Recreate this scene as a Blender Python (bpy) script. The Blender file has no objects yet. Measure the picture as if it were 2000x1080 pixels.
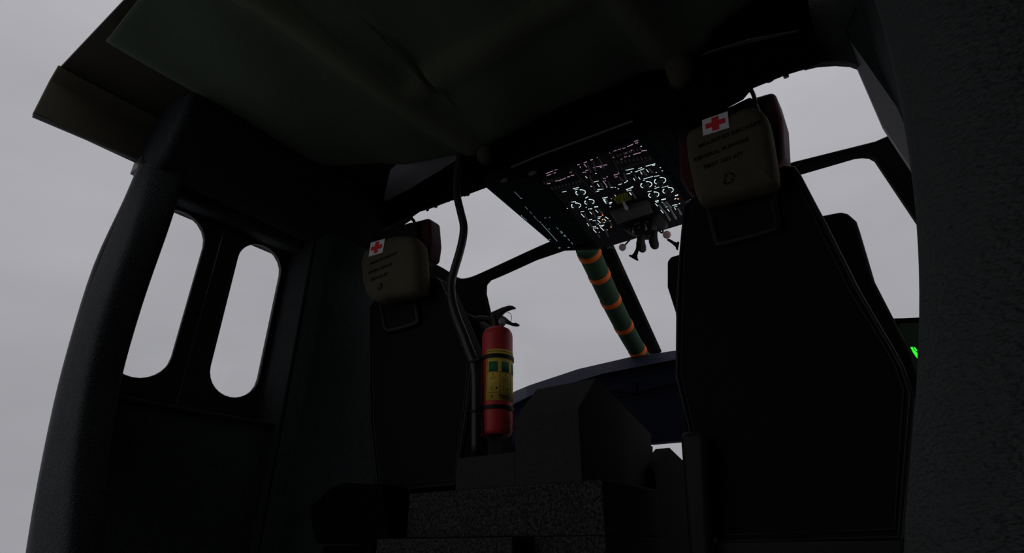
import bpy, bmesh, math, random
from mathutils import Vector, Matrix
random.seed(4)
S = bpy.context.scene
COL = S.collection
# ------------------------------------------------------------------ camera
CZ = 0.55
PIT, YAW, FPX = math.radians(26.3), math.radians(36.7), 1070.0
cd = bpy.data.cameras.new('camera'); cam = bpy.data.objects.new('camera', cd); COL.objects.link(cam)
cam.location = (0, 0, CZ); cam.rotation_euler = (math.pi/2 + PIT, 0, YAW)
cd.sensor_width = 36; cd.lens = 36*FPX/2000; cd.clip_start = 0.01; cd.clip_end = 500
S.camera = cam
# ------------------------------------------------------------------ sky, view
S.view_settings.view_transform = 'Standard'; S.view_settings.look = 'None'
S.view_settings.exposure = 0; S.view_settings.gamma = 1; S.view_settings.use_curve_mapping = False
W = bpy.data.worlds.new('overcast_sky'); S.world = W; W.use_nodes = True
nt = W.node_tree; N = nt.nodes; Lk = nt.links; N.clear()
tc = N.new('ShaderNodeTexCoord'); mp = N.new('ShaderNodeMapping'); mp.inputs['Scale'].default_value = (1, 1, 3.2)
nz = N.new('ShaderNodeTexNoise'); nz.inputs['Scale'].default_value = 1.6; nz.inputs['Detail'].default_value = 5; nz.inputs['Roughness'].default_value = .5
rp = N.new('ShaderNodeValToRGB'); rp.color_ramp.elements[0].position = .30; rp.color_ramp.elements[1].position = .72
rp.color_ramp.elements[0].color = (.325, .325, .350, 1); rp.color_ramp.elements[1].color = (.405, .405, .435, 1)
sx = N.new('ShaderNodeSeparateXYZ'); mr = N.new('ShaderNodeMapRange')
mr.inputs['From Min'].default_value = -.1; mr.inputs['From Max'].default_value = .75; mr.inputs['To Min'].default_value = .84; mr.inputs['To Max'].default_value = 1.22
mul = N.new('ShaderNodeVectorMath'); mul.operation = 'SCALE'
bg = N.new('ShaderNodeBackground'); bg.inputs['Strength'].default_value = 1.0; wo = N.new('ShaderNodeOutputWorld')
Lk.new(tc.outputs['Generated'], mp.inputs[0]); Lk.new(mp.outputs[0], nz.inputs['Vector']); Lk.new(nz.outputs['Fac'], rp.inputs[0])
Lk.new(tc.outputs['Generated'], sx.inputs[0]); Lk.new(sx.outputs['Z'], mr.inputs['Value'])
Lk.new(rp.outputs[0], mul.inputs[0]); Lk.new(mr.outputs[0], mul.inputs['Scale']); Lk.new(mul.outputs[0], bg.inputs[0]); Lk.new(bg.outputs[0], wo.inputs[0])

# ------------------------------------------------------------------ rays through photograph positions -> points on real planes
_f = Vector((-math.sin(YAW)*math.cos(PIT), math.cos(YAW)*math.cos(PIT), math.sin(PIT)))
_r = Vector((math.cos(YAW), math.sin(YAW), 0)); _u = _r.cross(_f); C0 = Vector((0, 0, CZ))
def ray(p): return _f*FPX + _r*(p[0]-1000) + _u*(540-p[1])
def onX(p, c): v = ray(p); return C0 + v*((c-C0.x)/v.x)
def onY(p, c): v = ray(p); return C0 + v*((c-C0.y)/v.y)
def onZ(p, c): v = ray(p); return C0 + v*((c-C0.z)/v.z)

# ------------------------------------------------------------------ materials
def mat(name, col, rough=.7, metal=0, bump=None, spec=.3, emit=None, vary=0):
    m = bpy.data.materials.new(name); m.use_nodes = True
    n = m.node_tree.nodes; l = m.node_tree.links; b = n['Principled BSDF']
    b.inputs['Base Color'].default_value = (*col, 1); b.inputs['Roughness'].default_value = rough
    b.inputs['Metallic'].default_value = metal; b.inputs['Specular IOR Level'].default_value = spec
    t = n.new('ShaderNodeTexCoord')
    if vary:
        q = n.new('ShaderNodeTexNoise'); q.inputs['Scale'].default_value = 9; q.inputs['Detail'].default_value = 6
        mx = n.new('ShaderNodeMix'); mx.data_type = 'RGBA'
        mx.inputs[6].default_value = (*[c*(1-vary) for c in col], 1); mx.inputs[7].default_value = (*[c*(1+vary) for c in col], 1)
        l.new(t.outputs['Object'], q.inputs['Vector']); l.new(q.outputs['Fac'], mx.inputs[0]); l.new(mx.outputs[2], b.inputs['Base Color'])
    if bump:
        kind, sc, st = bump
        if kind == 'leather':
            q = n.new('ShaderNodeTexVoronoi'); q.inputs['Scale'].default_value = sc; q.feature = 'DISTANCE_TO_EDGE'; out = q.outputs['Distance']
            w = n.new('ShaderNodeTexNoise'); w.inputs['Scale'].default_value = sc*.6
            ad = n.new('ShaderNodeMix'); ad.data_type = 'RGBA'; ad.inputs[0].default_value = .006
            l.new(t.outputs['Object'], ad.inputs[6]); l.new(t.outputs['Object'], w.inputs['Vector']); l.new(w.outputs['Color'], ad.inputs[7]); l.new(ad.outputs[2], q.inputs['Vector'])
        elif kind == 'grain':
            mq = n.new('ShaderNodeMapping'); mq.inputs['Scale'].default_value = (1, 1, 1.9)
            q = n.new('ShaderNodeTexNoise'); q.inputs['Scale'].default_value = sc; q.inputs['Detail'].default_value = 1.5; out = q.outputs['Fac']
            l.new(t.outputs['Object'], mq.inputs[0]); l.new(mq.outputs[0], q.inputs['Vector'])
        elif kind == 'weave':
            q = n.new('ShaderNodeTexBrick'); q.inputs['Scale'].default_value = sc; q.inputs['Mortar Size'].default_value = .06; out = q.outputs['Fac']
            l.new(t.outputs['Object'], q.inputs['Vector'])
        else:
            q = n.new('ShaderNodeTexNoise'); q.inputs['Scale'].default_value = sc; q.inputs['Detail'].default_value = 5; out = q.outputs['Fac']
            l.new(t.outputs['Object'], q.inputs['Vector'])
        bp = n.new('ShaderNodeBump'); bp.inputs['Strength'].default_value = st; bp.inputs['Distance'].default_value = .006
        l.new(out, bp.inputs['Height']); l.new(bp.outputs[0], b.inputs['Normal'])
    if emit:
        b.inputs['Emission Color'].default_value = (*emit[0], 1); b.inputs['Emission Strength'].default_value = emit[1]
    return m
def grain(name, lo, hi, sc):
    m = mat(name, lo, .9, spec=.1); n = m.node_tree.nodes; l = m.node_tree.links; t = n.new('ShaderNodeTexCoord')
    q = n.new('ShaderNodeTexNoise'); q.inputs['Scale'].default_value = sc; q.inputs['Detail'].default_value = 3; q.inputs['Roughness'].default_value = .8
    r = n.new('ShaderNodeValToRGB'); r.color_ramp.elements[0].position = .42; r.color_ramp.elements[1].position = .66
    r.color_ramp.elements[0].color = (*lo, 1); r.color_ramp.elements[1].color = (*hi, 1)
    l.new(t.outputs['Object'], q.inputs['Vector']); l.new(q.outputs['Fac'], r.inputs[0]); l.new(r.outputs[0], n['Principled BSDF'].inputs['Base Color'])
    return m
M = {}
M['pad'] = mat('dark_padded_liner', (.030, .034, .036), .8, bump=('leather', 200, 1.0), spec=.3)
M['pad_side'] = mat('dark_side_liner', (.036, .0445, .043), .85, bump=('leather', 170, 1.0), spec=.15)
M['pad_big'] = mat('grained_door_post_liner', (.026, .032, .030), .7, bump=('grain', 175, .75), spec=.4)
M['black'] = mat('matt_black_metal', (.0025, .0025, .0025), .9, spec=.06)
M['roof'] = mat('dark_olive_roof_skin', (.024, .022, .016), .7, spec=.12, vary=.15)
M['frame'] = mat('window_frame_paint', (.050, .047, .038), .6, spec=.15)
M['edge'] = mat('bare_grey_edge', (.10, .10, .105), .5, spec=.4)
M['lit_patch'] = mat('lit_roof_patch', (.36, .35, .37), .7, spec=.2)  # roof tone lightened to stand in for light falling on it
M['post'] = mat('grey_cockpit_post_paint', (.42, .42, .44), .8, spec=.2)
M['quilt'] = mat('green_quilted_blanket', (.062, .080, .056), .95, bump=('noise', 60, .25), spec=.05, vary=.12)
M['beam'] = mat('black_side_beam_liner', (.022, .0245, .0265), .85, bump=('leather', 170, 1.0), spec=.12)
M['pad_low'] = mat('dark_green_grey_wall_liner', (.064, .074, .073), .85, bump=('leather', 170, 1.0), spec=.15)
M['lip'] = mat('olive_track_flange', (.085, .078, .056), .7, spec=.15, vary=.1)
M['quilt_band'] = mat('olive_band_cloth', (.082, .094, .064), .95, bump=('noise', 60, .25), spec=.05)
M['quilt_tube'] = mat('green_padding_cover', (.055, .052, .036), .95, bump=('noise', 60, .25), spec=.1)
M['seat'] = mat('black_seat_shell', (.0095, .0095, .010), .85, bump=('weave', 160, .3), spec=.12)
M['seat_rim'] = mat('black_rubber_edging', (.009, .009, .0095), .5, spec=.3)
M['red_cushion'] = mat('maroon_vinyl', (.060, .017, .022), .6, spec=.12)
M['canvas'] = mat('khaki_canvas', (.096, .083, .055), .95, bump=('weave', 260, .4), spec=.1, vary=.25)
M['ink'] = mat('faded_dark_ink', (.018, .016, .018), .95, spec=.05)
M['white'] = mat('white_patch_cloth', (.80, .78, .82), .9, spec=.1)
M['cross'] = mat('red_cross_cloth', (.75, .05, .06), .9, spec=.1)
M['ext_red'] = mat('red_enamel', (.60, .048, .050), .4, spec=.25, vary=.12)
M['label'] = mat('yellow_label', (.85, .60, .10), .6, spec=.2, vary=.1)
M['label_green'] = mat('green_label_print', (.02, .20, .09), .6)
M['label_ink'] = mat('dark_label_print', (.05, .03, .02), .6)
M['brass'] = mat('tarnished_brass', (.05, .032, .02), .5, .5)
M['steel'] = mat('dull_steel', (.34, .34, .34), .4, .5)
M['gauge'] = mat('gauge_glass', (.35, .35, .34), .3)
M['strap'] = mat('black_rubber_strap', (.008, .008, .009), .6, spec=.3)
M['tube'] = mat('dark_grey_painted_tube', (.022, .022, .024), .45, spec=.5)
M['console'] = grain('speckled_charcoal_paint', (.031, .031, .031), (.050, .050, .050), 260)
M['console_low'] = grain('coarse_speckled_charcoal', (.014, .014, .014), (.085, .083, .080), 170)
M['post_box'] = mat('charcoal_box_paint', (.0048, .0048, .005), .85, spec=.05)
M['navy'] = mat('navy_glareshield', (.008, .010, .026), .7, spec=.08, bump=('noise', 6, .4))
M['navy_dark'] = mat('dark_navy_hood_face', (.009, .011, .022), .8, spec=.06)
M['duct'] = mat('green_duct_cloth', (.042, .085, .050), .85, bump=('noise', 50, .3), spec=.1)
M['orange'] = mat('orange_band', (.80, .14, .012), .7)
M['panel'] = mat('charcoal_instrument_panel', (.030, .027, .032), .8, spec=.1)
M['breaker_panel'] = mat('blue_black_breaker_panel', (.006, .010, .013), .8, spec=.08)
M['knob'] = mat('charcoal_knob', (.024, .021, .023), .5, spec=.3)
M['toggle'] = mat('worn_grey_toggle', (.55, .54, .54), .45, spec=.4)
M['toggle_dark'] = mat('brown_grey_toggle', (.30, .25, .23), .5)
M['housing'] = mat('grey_handle_housing', (.095, .095, .092), .6, spec=.3)
M['hazard_y'] = mat('hazard_yellow', (.36, .38, .02), .6)
M['hazard_k'] = mat('hazard_black', (.01, .01, .008), .6)
M['pink'] = mat('pinkish_plastic_ball', (.72, .48, .45), .6)
M['lit_white'] = mat('backlit_white_legend', (.5, .5, .5), .6, emit=((.72, .88, .92), 1.0))
M['lit_pink'] = mat('backlit_pink_legend', (.4, .3, .4), .6, emit=((.70, .42, .62), .62))
M['glint_blue'] = mat('blue_edge_glint', (.2, .3, .35), .6, emit=((.42, .62, .72), .35))  # dim glow standing in for glints on the breaker panel
M['lit_orange'] = mat('lit_orange_lamp', (.8, .3, .1), .6, emit=((1, .36, .15), 1.1))
M['lit_green'] = mat('lit_green_symbols', (.05, .5, .05), .6, emit=((.03, .75, .03), 1.2))
M['screen'] = mat('dark_green_display', (.003, .006, .003), .7, emit=((.0, .0012, .0), 1.0))
M['floor'] = mat('dark_floor_coating', (.02, .02, .02), .85, bump=('noise', 200, .4))
def glassmat():
    m = bpy.data.materials.new('clear_pane'); m.use_nodes = True; n = m.node_tree.nodes; l = m.node_tree.links; n.clear()
    o = n.new('ShaderNodeOutputMaterial'); t = n.new('ShaderNodeBsdfTransparent'); t.inputs[0].default_value = (.985, .985, .985, 1)
    g = n.new('ShaderNodeBsdfGlossy'); g.inputs['Roughness'].default_value = .05; x = n.new('ShaderNodeMixShader'); x.inputs[0].default_value = .015
    l.new(t.outputs[0], x.inputs[1]); l.new(g.outputs[0], x.inputs[2]); l.new(x.outputs[0], o.inputs[0]); return m
M['glass'] = glassmat()

# ------------------------------------------------------------------ object helpers
def thing(name, label, cat, loc, group=None):
    o = bpy.data.objects.new(name, None); COL.objects.link(o); o.location = loc; o.empty_display_size = .05
    o['label'] = label; o['category'] = cat
    if group: o['group'] = group
    return o
def tag(o, label, cat, group=None):
    o['label'] = label; o['category'] = cat
    if group: o['group'] = group
    return o
def struct(o): o['kind'] = 'structure'; return o
def origin(o):
    w = Vector((0, 0, 0)); p = o
    while p: w = w + p.location; p = p.parent
    return w
def link(name, me, m, parent=None, bevel=0, seg=3, smooth=False, sub=0):
    """me is in world coordinates; put the origin at the mesh centre"""
    cs = [v.co.copy() for v in me.vertices]
    lo = Vector([min(c[i] for c in cs) for i in range(3)]); hi = Vector([max(c[i] for c in cs) for i in range(3)])
    c = (lo+hi)/2; me.transform(Matrix.Translation(-c))
    o = bpy.data.objects.new(name, me); COL.objects.link(o)
    me.materials.clear()
    for k in (m if isinstance(m, (list, tuple)) else [m]): me.materials.append(k)
    if parent: o.parent = parent; o.location = c - origin(parent)
    else: o.location = c
    if bevel:
        b = o.modifiers.new('bevel', 'BEVEL'); b.width = bevel; b.segments = seg; b.limit_method = 'ANGLE'; b.angle_limit = math.radians(28)
    if sub:
        s = o.modifiers.new('sub', 'SUBSURF'); s.levels = sub; s.render_levels = sub
    if smooth or bevel or sub:
        for p in me.polygons: p.use_smooth = True
        if bevel and not sub:
            wn = o.modifiers.new('wn', 'WEIGHTED_NORMAL'); wn.keep_sharp = False
    return o
def new(bm):
    bmesh.ops.recalc_face_normals(bm, faces=bm.faces); me = bpy.data.meshes.new('m'); bm.to_mesh(me); bm.free(); return me
def prism_bm(bm, pts, vec):
    a = [bm.verts.new(p) for p in pts]; b = [bm.verts.new(Vector(p)+Vector(vec)) for p in pts]
    n = len(a); bm.faces.new(a); bm.faces.new(b[::-1])
    for i in range(n): bm.faces.new((a[i], a[(i+1) % n], b[(i+1) % n], b[i]))
def prism(pts, vec):
    bm = bmesh.new(); prism_bm(bm, pts, vec); return new(bm)
def box_bm(bm, lo, hi):
    (a, b, c), (d, e, f) = lo, hi
    prism_bm(bm, [(a, b, c), (d, b, c), (d, e, c), (a, e, c)], (0, 0, f-c))
def box(lo, hi):
    bm = bmesh.new(); box_bm(bm, lo, hi); return new(bm)
def boxes(lst):
    bm = bmesh.new()
    for lo, hi in lst: box_bm(bm, lo, hi)
    return new(bm)
def smoothpath(P, n=6, closed=False):
    P = [Vector(p) for p in P]; out = []; L = len(P)
    rng = range(L if closed else L-1)
    for i in rng:
        g = (lambda k: P[k % L]) if closed else (lambda k: P[min(max(k, 0), L-1)])
        p0, p1, p2, p3 = g(i-1), g(i), g(i+1), g(i+2)
        for j in range(n):
            t = j/n
            out.append(.5*((2*p1)+(-p0+p2)*t+(2*p0-5*p1+4*p2-p3)*t*t+(-p0+3*p1-3*p2+p3)*t**3))
    if not closed: out.append(P[-1])
    return out
def sweep_bm(bm, P, r, seg=10, closed=False, cap=True):
    P = [Vector(p) for p in P]; n = len(P); rad = r if isinstance(r, (list, tuple)) else [r]*n
    rings = []; up = None
    for i in range(n):
        if closed: t = P[(i+1) % n]-P[i-1]
        else: t = P[min(i+1, n-1)]-P[max(i-1, 0)]
        t.normalize()
        if up is None:
            up = t.orthogonal().normalized()
        up = (up - t*up.dot(t)); up = up.normalized() if up.length > 1e-6 else t.orthogonal().normalized()
        s = t.cross(up)
        rings.append([bm.verts.new(P[i]+(up*math.cos(2*math.pi*k/seg)+s*math.sin(2*math.pi*k/seg))*rad[i]) for k in range(seg)])
    for i in range(n if closed else n-1):
        a, b = rings[i], rings[(i+1) % n]
        for k in range(seg): bm.faces.new((a[k], a[(k+1) % seg], b[(k+1) % seg], b[k]))
    if cap and not closed: bm.faces.new(rings[0][::-1]); bm.faces.new(rings[-1])
def sweep(P, r, seg=10, closed=False):
    bm = bmesh.new(); sweep_bm(bm, P, r, seg, closed); return new(bm)
def lathe(prof, c, seg=40):
    """prof: (r, z) list, vertical axis through c"""
    bm = bmesh.new(); rings = []
    for r, z in prof:
        rings.append([bm.verts.new((c[0]+r*math.cos(2*math.pi*k/seg), c[1]+r*math.sin(2*math.pi*k/seg), z)) for k in range(seg)])
    for a, b in zip(rings, rings[1:]):
        for k in range(seg): bm.faces.new((a[k], a[(k+1) % seg], b[(k+1) % seg], b[k]))
    bm.faces.new(rings[0][::-1]); bm.faces.new(rings[-1]); return new(bm)
def sphere(c, r, sc=(1, 1, 1), u=20, v=12):
    bm = bmesh.new(); bmesh.ops.create_uvsphere(bm, u_segments=u, v_segments=v, radius=r, matrix=Matrix.Translation(c) @ Matrix.Diagonal((*sc, 1))); return new(bm)
def plate(loops, plane, c, thick):
    """2-D outlines (with holes) on plane x/y/z = c, given thickness away from the viewer; loops in plane coordinates"""
    cu = bpy.data.curves.new('c', 'CURVE'); cu.dimensions = '2D'; cu.fill_mode = 'BOTH'; cu.extrude = thick/2
    for lp in loops:
        sp = cu.splines.new('POLY'); sp.points.add(len(lp)-1); sp.use_cyclic_u = True
        for i, p in enumerate(lp): sp.points[i].co = (p[0], p[1], 0, 1)
    return from_curve(cu, plane, c, thick)
def from_curve(cu, plane, c, thick, off=(0, 0)):
    ob = bpy.data.objects.new('tmp', cu); COL.objects.link(ob); bpy.context.view_layer.update()
    me = bpy.data.meshes.new_from_object(ob.evaluated_get(bpy.context.evaluated_depsgraph_get()))
    bpy.data.objects.remove(ob)
    s = -1 if plane in ('X',) else 1
    for v in me.vertices:
        u, w, t = v.co.x+off[0], v.co.y+off[1], v.co.z
        if plane == 'Y': v.co = (u, c+thick/2+t, w)
        elif plane == 'X': v.co = (c-thick/2+t, u, w)
        else: v.co = (u, w, c+thick/2+t)
    bm = bmesh.new(); bm.from_mesh(me); bmesh.ops.remove_doubles(bm, verts=bm.verts, dist=1e-6); bmesh.ops.recalc_face_normals(bm, faces=bm.faces); bm.to_mesh(me); bm.free()
    return me
def pY(pts, c): return [(q.x, q.z) for q in (onY(p, c) for p in pts)]
def stadium(u0, u1, v0, v1, n=10):
    r = (u1-u0)/2; cu = (u0+u1)/2; out = []
    for i in range(n+1): a = math.pi*i/n; out.append((cu+r*math.cos(a), v1-r+r*math.sin(a)))
    for i in range(n+1): a = math.pi+math.pi*i/n; out.append((cu+r*math.cos(a), v0+r+r*math.sin(a)))
    return out
def text_me(s, size, plane, c, off, thick=.0006, align='LEFT', bold=0):
    cu = bpy.data.curves.new('t', 'FONT'); cu.body = s; cu.size = size; cu.extrude = thick/2; cu.align_x = align; cu.offset = bold
    return from_curve(cu, plane, c, thick, off)
def lerp_tab(tab, z):
    tab = sorted(tab, key=lambda t: t[0])
    if z <= tab[0][0]: a, b = tab[0], tab[1]
    elif z >= tab[-1][0]: return tab[-1][1]
    else:
        for a, b in zip(tab, tab[1:]):
            if a[0] <= z <= b[0]: break
    return a[1]+(b[1]-a[1])*(z-a[0])/(b[0]-a[0])
H = lambda dz: CZ+dz

# ================================================================== STRUCTURE
struct(link('floor', box((-1.85, -1.6, -.06), (.45, 2.7, 0)), M['floor']))
# roof skin: over the open left door it ends just ahead of the viewer; inboard it runs on aft
ceil = prism([(-1.80, .145, H(1.265)), (-1.80, 1.2, H(1.265)), (.30, 1.2, H(1.265)), (.30, -1.6, H(1.265)), (-.95, -1.6, H(1.265)), (-.95, .185, H(1.265))], (0, 0, .012))
struct(link('ceiling', ceil, M['roof']))
# drop-down flange with the sliding-door track
lip = prism([(-1.755, .140, H(1.262)), (-1.790, .140, H(1.225)), (-1.788, .140, H(1.10)), (-1.798, .140, H(1.094)), (-1.803, .140, H(1.10)), (-1.803, .140, H(1.228)), (-1.775, .140, H(1.277))], (0, 1.1, .0))
o = struct(link('trim_1', lip, M['lip'], bevel=.004))
rail = sweep([(-1.795, .142, H(1.094)), (-1.790, .43, H(1.105)), (-1.785, 1.2, H(1.105))], .006, 8)
struct(link('trim_2', rail, M['edge']))
# padded beam over the left windows
cs = [(275, 300), (279, 262), (300, 232), (345, 188), (366, 178)]
prof = [onY(p, .41) for p in cs]
prof = [(q.x, q.z) for q in prof]+[(-1.50, H(1.255)), (-1.50, H(1.16)), (-1.545, H(1.03)), (-1.60, H(.985)), (-1.70, H(1.0))]
struct(link('trim_3', prism([(x, .41, z) for x, z in prof], (0, .80, 0)), M['beam'], bevel=.02, seg=4))
# padded strip right above the gunner windows
struct(link('trim_4', box((-1.76, .44, H(.955)), (-1.635, 1.20, H(1.05))), M['pad'], bevel=.022, seg=4))
# left wall below the windows, and its forward part
struct(link('wall_left', prism([(-1.615, .492, 0), (-1.615, .492, H(.335)), (-1.74, .492, H(.335)), (-1.74, .492, 0)], (0, .458, 0)), M['pad_low'], bevel=.010))
bm = bmesh.new()
sec = [(-1.76, .935), (-1.735, .935), (-1.58, .955), (-1.545, .99), (-1.545, 1.30), (-1.76, 1.30)]
prism_bm(bm, [(x, y, 0) for x, y in sec], (0, 0, H(1.03)))
struct(link('wall_left_forward', new(bm), M['pad_side'], bevel=.012))
lf = bmesh.new()
prism_bm(lf, [(-1.737, .918, H(-.4)), (-1.737, .930, H(-.4)), (-1.590, .954, H(-.4)), (-1.590, .942, H(-.4))], (0, 0, 1.39))
struct(link('trim_5', new(lf), M['pad'], bevel=.004))
struct(link('trim_6', box((-1.70, .45, H(.330)), (-1.605, .935, H(.342))), M['pad'], bevel=.004))

# ---- gunner windows: two sliding panels, each with one tall rounded opening
XW = -1.70
def gwin(name, y0, y1, hy0, hy1, z0, z1):
    outer = [(y0, H(.34)), (y1, H(.34)), (y1, H(1.0)), (y0, H(1.0))]
    o = struct(link(name, plate([outer, stadium(hy0, hy1, z0, z1)], 'X', XW, .018), M['frame']))
    ring = stadium(hy0-.001, hy1+.001, z0-.001, z1+.001, 14)
    struct(link('window_frame', sweep([(XW-.002, a, b) for a, b in ring], .005, 8, True), M['tube'], o, smooth=True))
    st = stadium(hy0-.002, hy1+.002, z0-.002, z1+.002)
    struct(link('window_pane', prism([(XW-.012, a, b) for a, b in st], (-.003, 0, 0)), M['glass'], o))
    return o
gwin('window_1', .45, .680, .466, .638, H(.412), H(.950))
gwin('window_2', .684, .96, .744, .908, H(.412), H(.952))

# ---- left door pillar (curved padded post)
def strip(tab, plane, c):
    f = {'Y': onY}[plane]; out = []
    for p in tab: q = f(p, c); out.append((q.z, q.x))
    return out
A = strip([(365, 335), (345, 412), (290, 560), (235, 740), (215, 900), (205, 1080)], 'Y', .488)
B = strip([(300, 310), (260, 450), (200, 600), (160, 770), (140, 900), (130, 1080)], 'Y', .404)
Cc = strip([(265, 345), (185, 520), (130, 700), (100, 830), (70, 950), (56, 1080)], 'Y', .388)
bm = bmesh.new(); rings = []
zs = [0, .2, .4, .55, .65, .75, .9, 1.05, 1.2, 1.35, 1.5, 1.60]
for z in zs:
    a, b, c = lerp_tab(A, z), lerp_tab(B, z), lerp_tab(Cc, z)
    rings.append([bm.verts.new(v) for v in ((a-.14, .50, z), (a-.012, .497, z), (a, .480, z), (b+.004, .412, z), (b-.012, .402, z), (c+.01, .386, z), (c, .390, z), (c-.01, .43, z))])
for r0, r1 in zip(rings, rings[1:]):
    for k in range(8): bm.faces.new((r0[k], r0[(k+1) % 8], r1[(k+1) % 8], r1[k]))
bm.faces.new(rings[0][::-1]); bm.faces.new(rings[-1])
struct(link('door_post_left', new(bm), M['pad'], sub=2))
# outer door seal following the post
seal = [(lerp_tab(Cc, z)-.012, .398, z) for z in [0, .3, .55, .8, 1.0, 1.25, 1.45, 1.58]]
struct(link('trim_7', sweep(smoothpath(seal, 4), .011, 8), M['tube'], smooth=True))
struct(link('trim_8', box((-1.80, .405, H(1.05)), (-1.74, .43, H(1.10))), M['tube'], bevel=.003))

# ---- right door pillar and cabin wall
R = strip([(1710, 0), (1745, 150), (1775, 330), (1790, 480), (1793, 600), (1785, 770), (1770, 900), (1755, 1080)], 'Y', .45)
R2 = [(0, -.10), (.25, -.07)] + [t for t in R]
bm = bmesh.new(); rings = []
n = 26
for i in range(n):
    z = 1.82*i/(n-1)
    x = lerp_tab(R, max(z, .5)) if z > .5 else lerp_tab(R, .547)-.02*(.547-z)
    sec = [(x+.42, .50), (x+.12, .545), (x+.025, .515), (x+.004, .48), (x, .45), (x+.008, .42), (x+.03, .385), (x+.08, .36), (x+.16, .35), (x+.42, .35)]
    rings.append([bm.verts.new((a, b, z)) for a, b in sec])
K = len(rings[0])
for r0, r1 in zip(rings, rings[1:]):
    for k in range(K): bm.faces.new((r0[k], r0[(k+1) % K], r1[(k+1) % K], r1[k]))
bm.faces.new(rings[0][::-1]); bm.faces.new(rings[-1])
struct(link('door_post_right', new(bm), M['pad_big'], sub=2))
struct(link('wall_right', box((.130, .50, 0), (.19, 1.22, H(1.26))), M['pad_side']))
struct(link('wall_rear_blocker', box((-.45, -1.66, 0), (.36, -1.6, H(1.26))), M['pad_side']))  # unseen partial wall, added to cut light from aft right
struct(link('wall_right_aft', box((.30, -1.6, 0), (.36, .42, H(1.26))), M['pad_side']))
# lit cockpit-side post behind the right wall and dark padded roof corner
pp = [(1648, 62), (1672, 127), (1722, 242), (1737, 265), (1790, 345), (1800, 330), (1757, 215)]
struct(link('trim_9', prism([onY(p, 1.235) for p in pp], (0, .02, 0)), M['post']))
pp = [(1520, -60), (1545, 20), (1568, 62), (1600, 108), (1568, 128), (1592, 122), (1628, 119), (1658, 121), (1674, 127), (1657, 80), (1650, 62), (1700, -60)]
struct(link('trim_10', prism([onY(p, 1.225) for p in pp], (0, .02, 0)), M['pad']))

pp = [(1651, 62), (1700, 133), (1757, 215), (1830, 330), (1950, 330), (1950, -90), (1640, -90)]
struct(link('trim_15', prism([onY(p, 1.23) for p in pp], (0, .02, 0)), M['pad_side']))
# ---- header between cabin and cockpit
hd = [(560, 330), (600, 430), (690, 484), (722, 464), (785, 435), (797, 427), (802, 419), (815, 410), (833, 405), (885, 385), (901, 379), (941, 364), (1000, 345), (1060, 322), (1245, 254),
      (1338, 247), (1400, 214), (1448, 188), (1458, 176), (1469, 165), (1533, 139), (1568, 128.5), (1613, 110), (1590, 60), (1570, -30), (1500, -60), (700, 240)]
struct(link('wall_header', prism([onY(p, 1.192) for p in hd], (0, .015, 0)), M['black']))
bar = [onY(p, 1.18) for p in [(1000, 327), (1060, 302), (1150, 269), (1237, 237)]]
struct(link('trim_11', sweep(bar, .006, 8), M['tube']))
# lit roof patches past the blanket, left and right: light put into the colour
lit_patch = [(735, 399), (800, 367), (893, 310), (897, 300), (850, 296), (700, 330), (690, 395)]
def wedge(pts, y, dy, name):
    bm = bmesh.new(); prism_bm(bm, [onY(p, y) for p in pts], (0, dy, 0)); return struct(link(name, new(bm), M['lit_patch']))
# tilted so that it looks down at the cabin: lower edge forward on the header, upper edge aft
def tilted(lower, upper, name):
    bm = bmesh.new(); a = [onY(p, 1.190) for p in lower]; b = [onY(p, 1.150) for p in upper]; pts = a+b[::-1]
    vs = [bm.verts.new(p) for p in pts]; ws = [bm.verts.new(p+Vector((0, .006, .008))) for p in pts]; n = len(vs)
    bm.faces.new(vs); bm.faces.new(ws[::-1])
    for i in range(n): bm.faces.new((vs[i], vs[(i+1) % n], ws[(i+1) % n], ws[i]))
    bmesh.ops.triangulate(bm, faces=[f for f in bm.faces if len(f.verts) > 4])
    return struct(link(name, new(bm), M['lit_patch']))
struct(link('trim_12', prism([onZ(p, H(1.245)) for p in [(748, 396), (800, 369), (893, 312), (900, 300), (850, 285), (800, 300), (762, 335)]], (0, 0, .008)), M['lit_patch']))
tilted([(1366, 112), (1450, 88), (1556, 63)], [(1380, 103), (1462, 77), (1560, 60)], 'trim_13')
# roof over the overhead panel
struct(link('ceiling_cockpit', box((-1.00, 1.205, H(1.15)), (-.33, 1.68, H(1.18))), M['black']))
# breakers hanging from the header's lower edge, seen against the sky
for i, (x, y, r) in enumerate([(835, 407, .004), (851, 399, .005), (876, 389, .003), (884, 386, .003), (908, 378, .004), (914, 377, .005), (922, 371, .003), (931, 368, .003),
                               (1466, 168, .004), (1477, 161, .004), (1494, 156, .004), (1504, 154, .006), (1508, 150, .004), (1535, 144, .005)]):
    q = onY((x, y+3.5), 1.215); r *= 1.35; ln = .018 if i in (1, 13) else .010
    o = link('circuit_breaker', sweep([q+Vector((0, 0, .03)), q+Vector((0, 0, 0)), q+Vector((0, .002, -ln*.3))], [r*.6, r, r*.9], 8), M['knob'])
    if i < 8: tag(o, 'tiny black breaker knob hanging from the header edge left of the overhead panel', 'breaker knob', 'breaker knobs on the left header edge')
    else: tag(o, 'tiny black breaker knob on the header edge above the right maroon headrest', 'breaker knob', 'breaker knobs on the right header edge')

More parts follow.
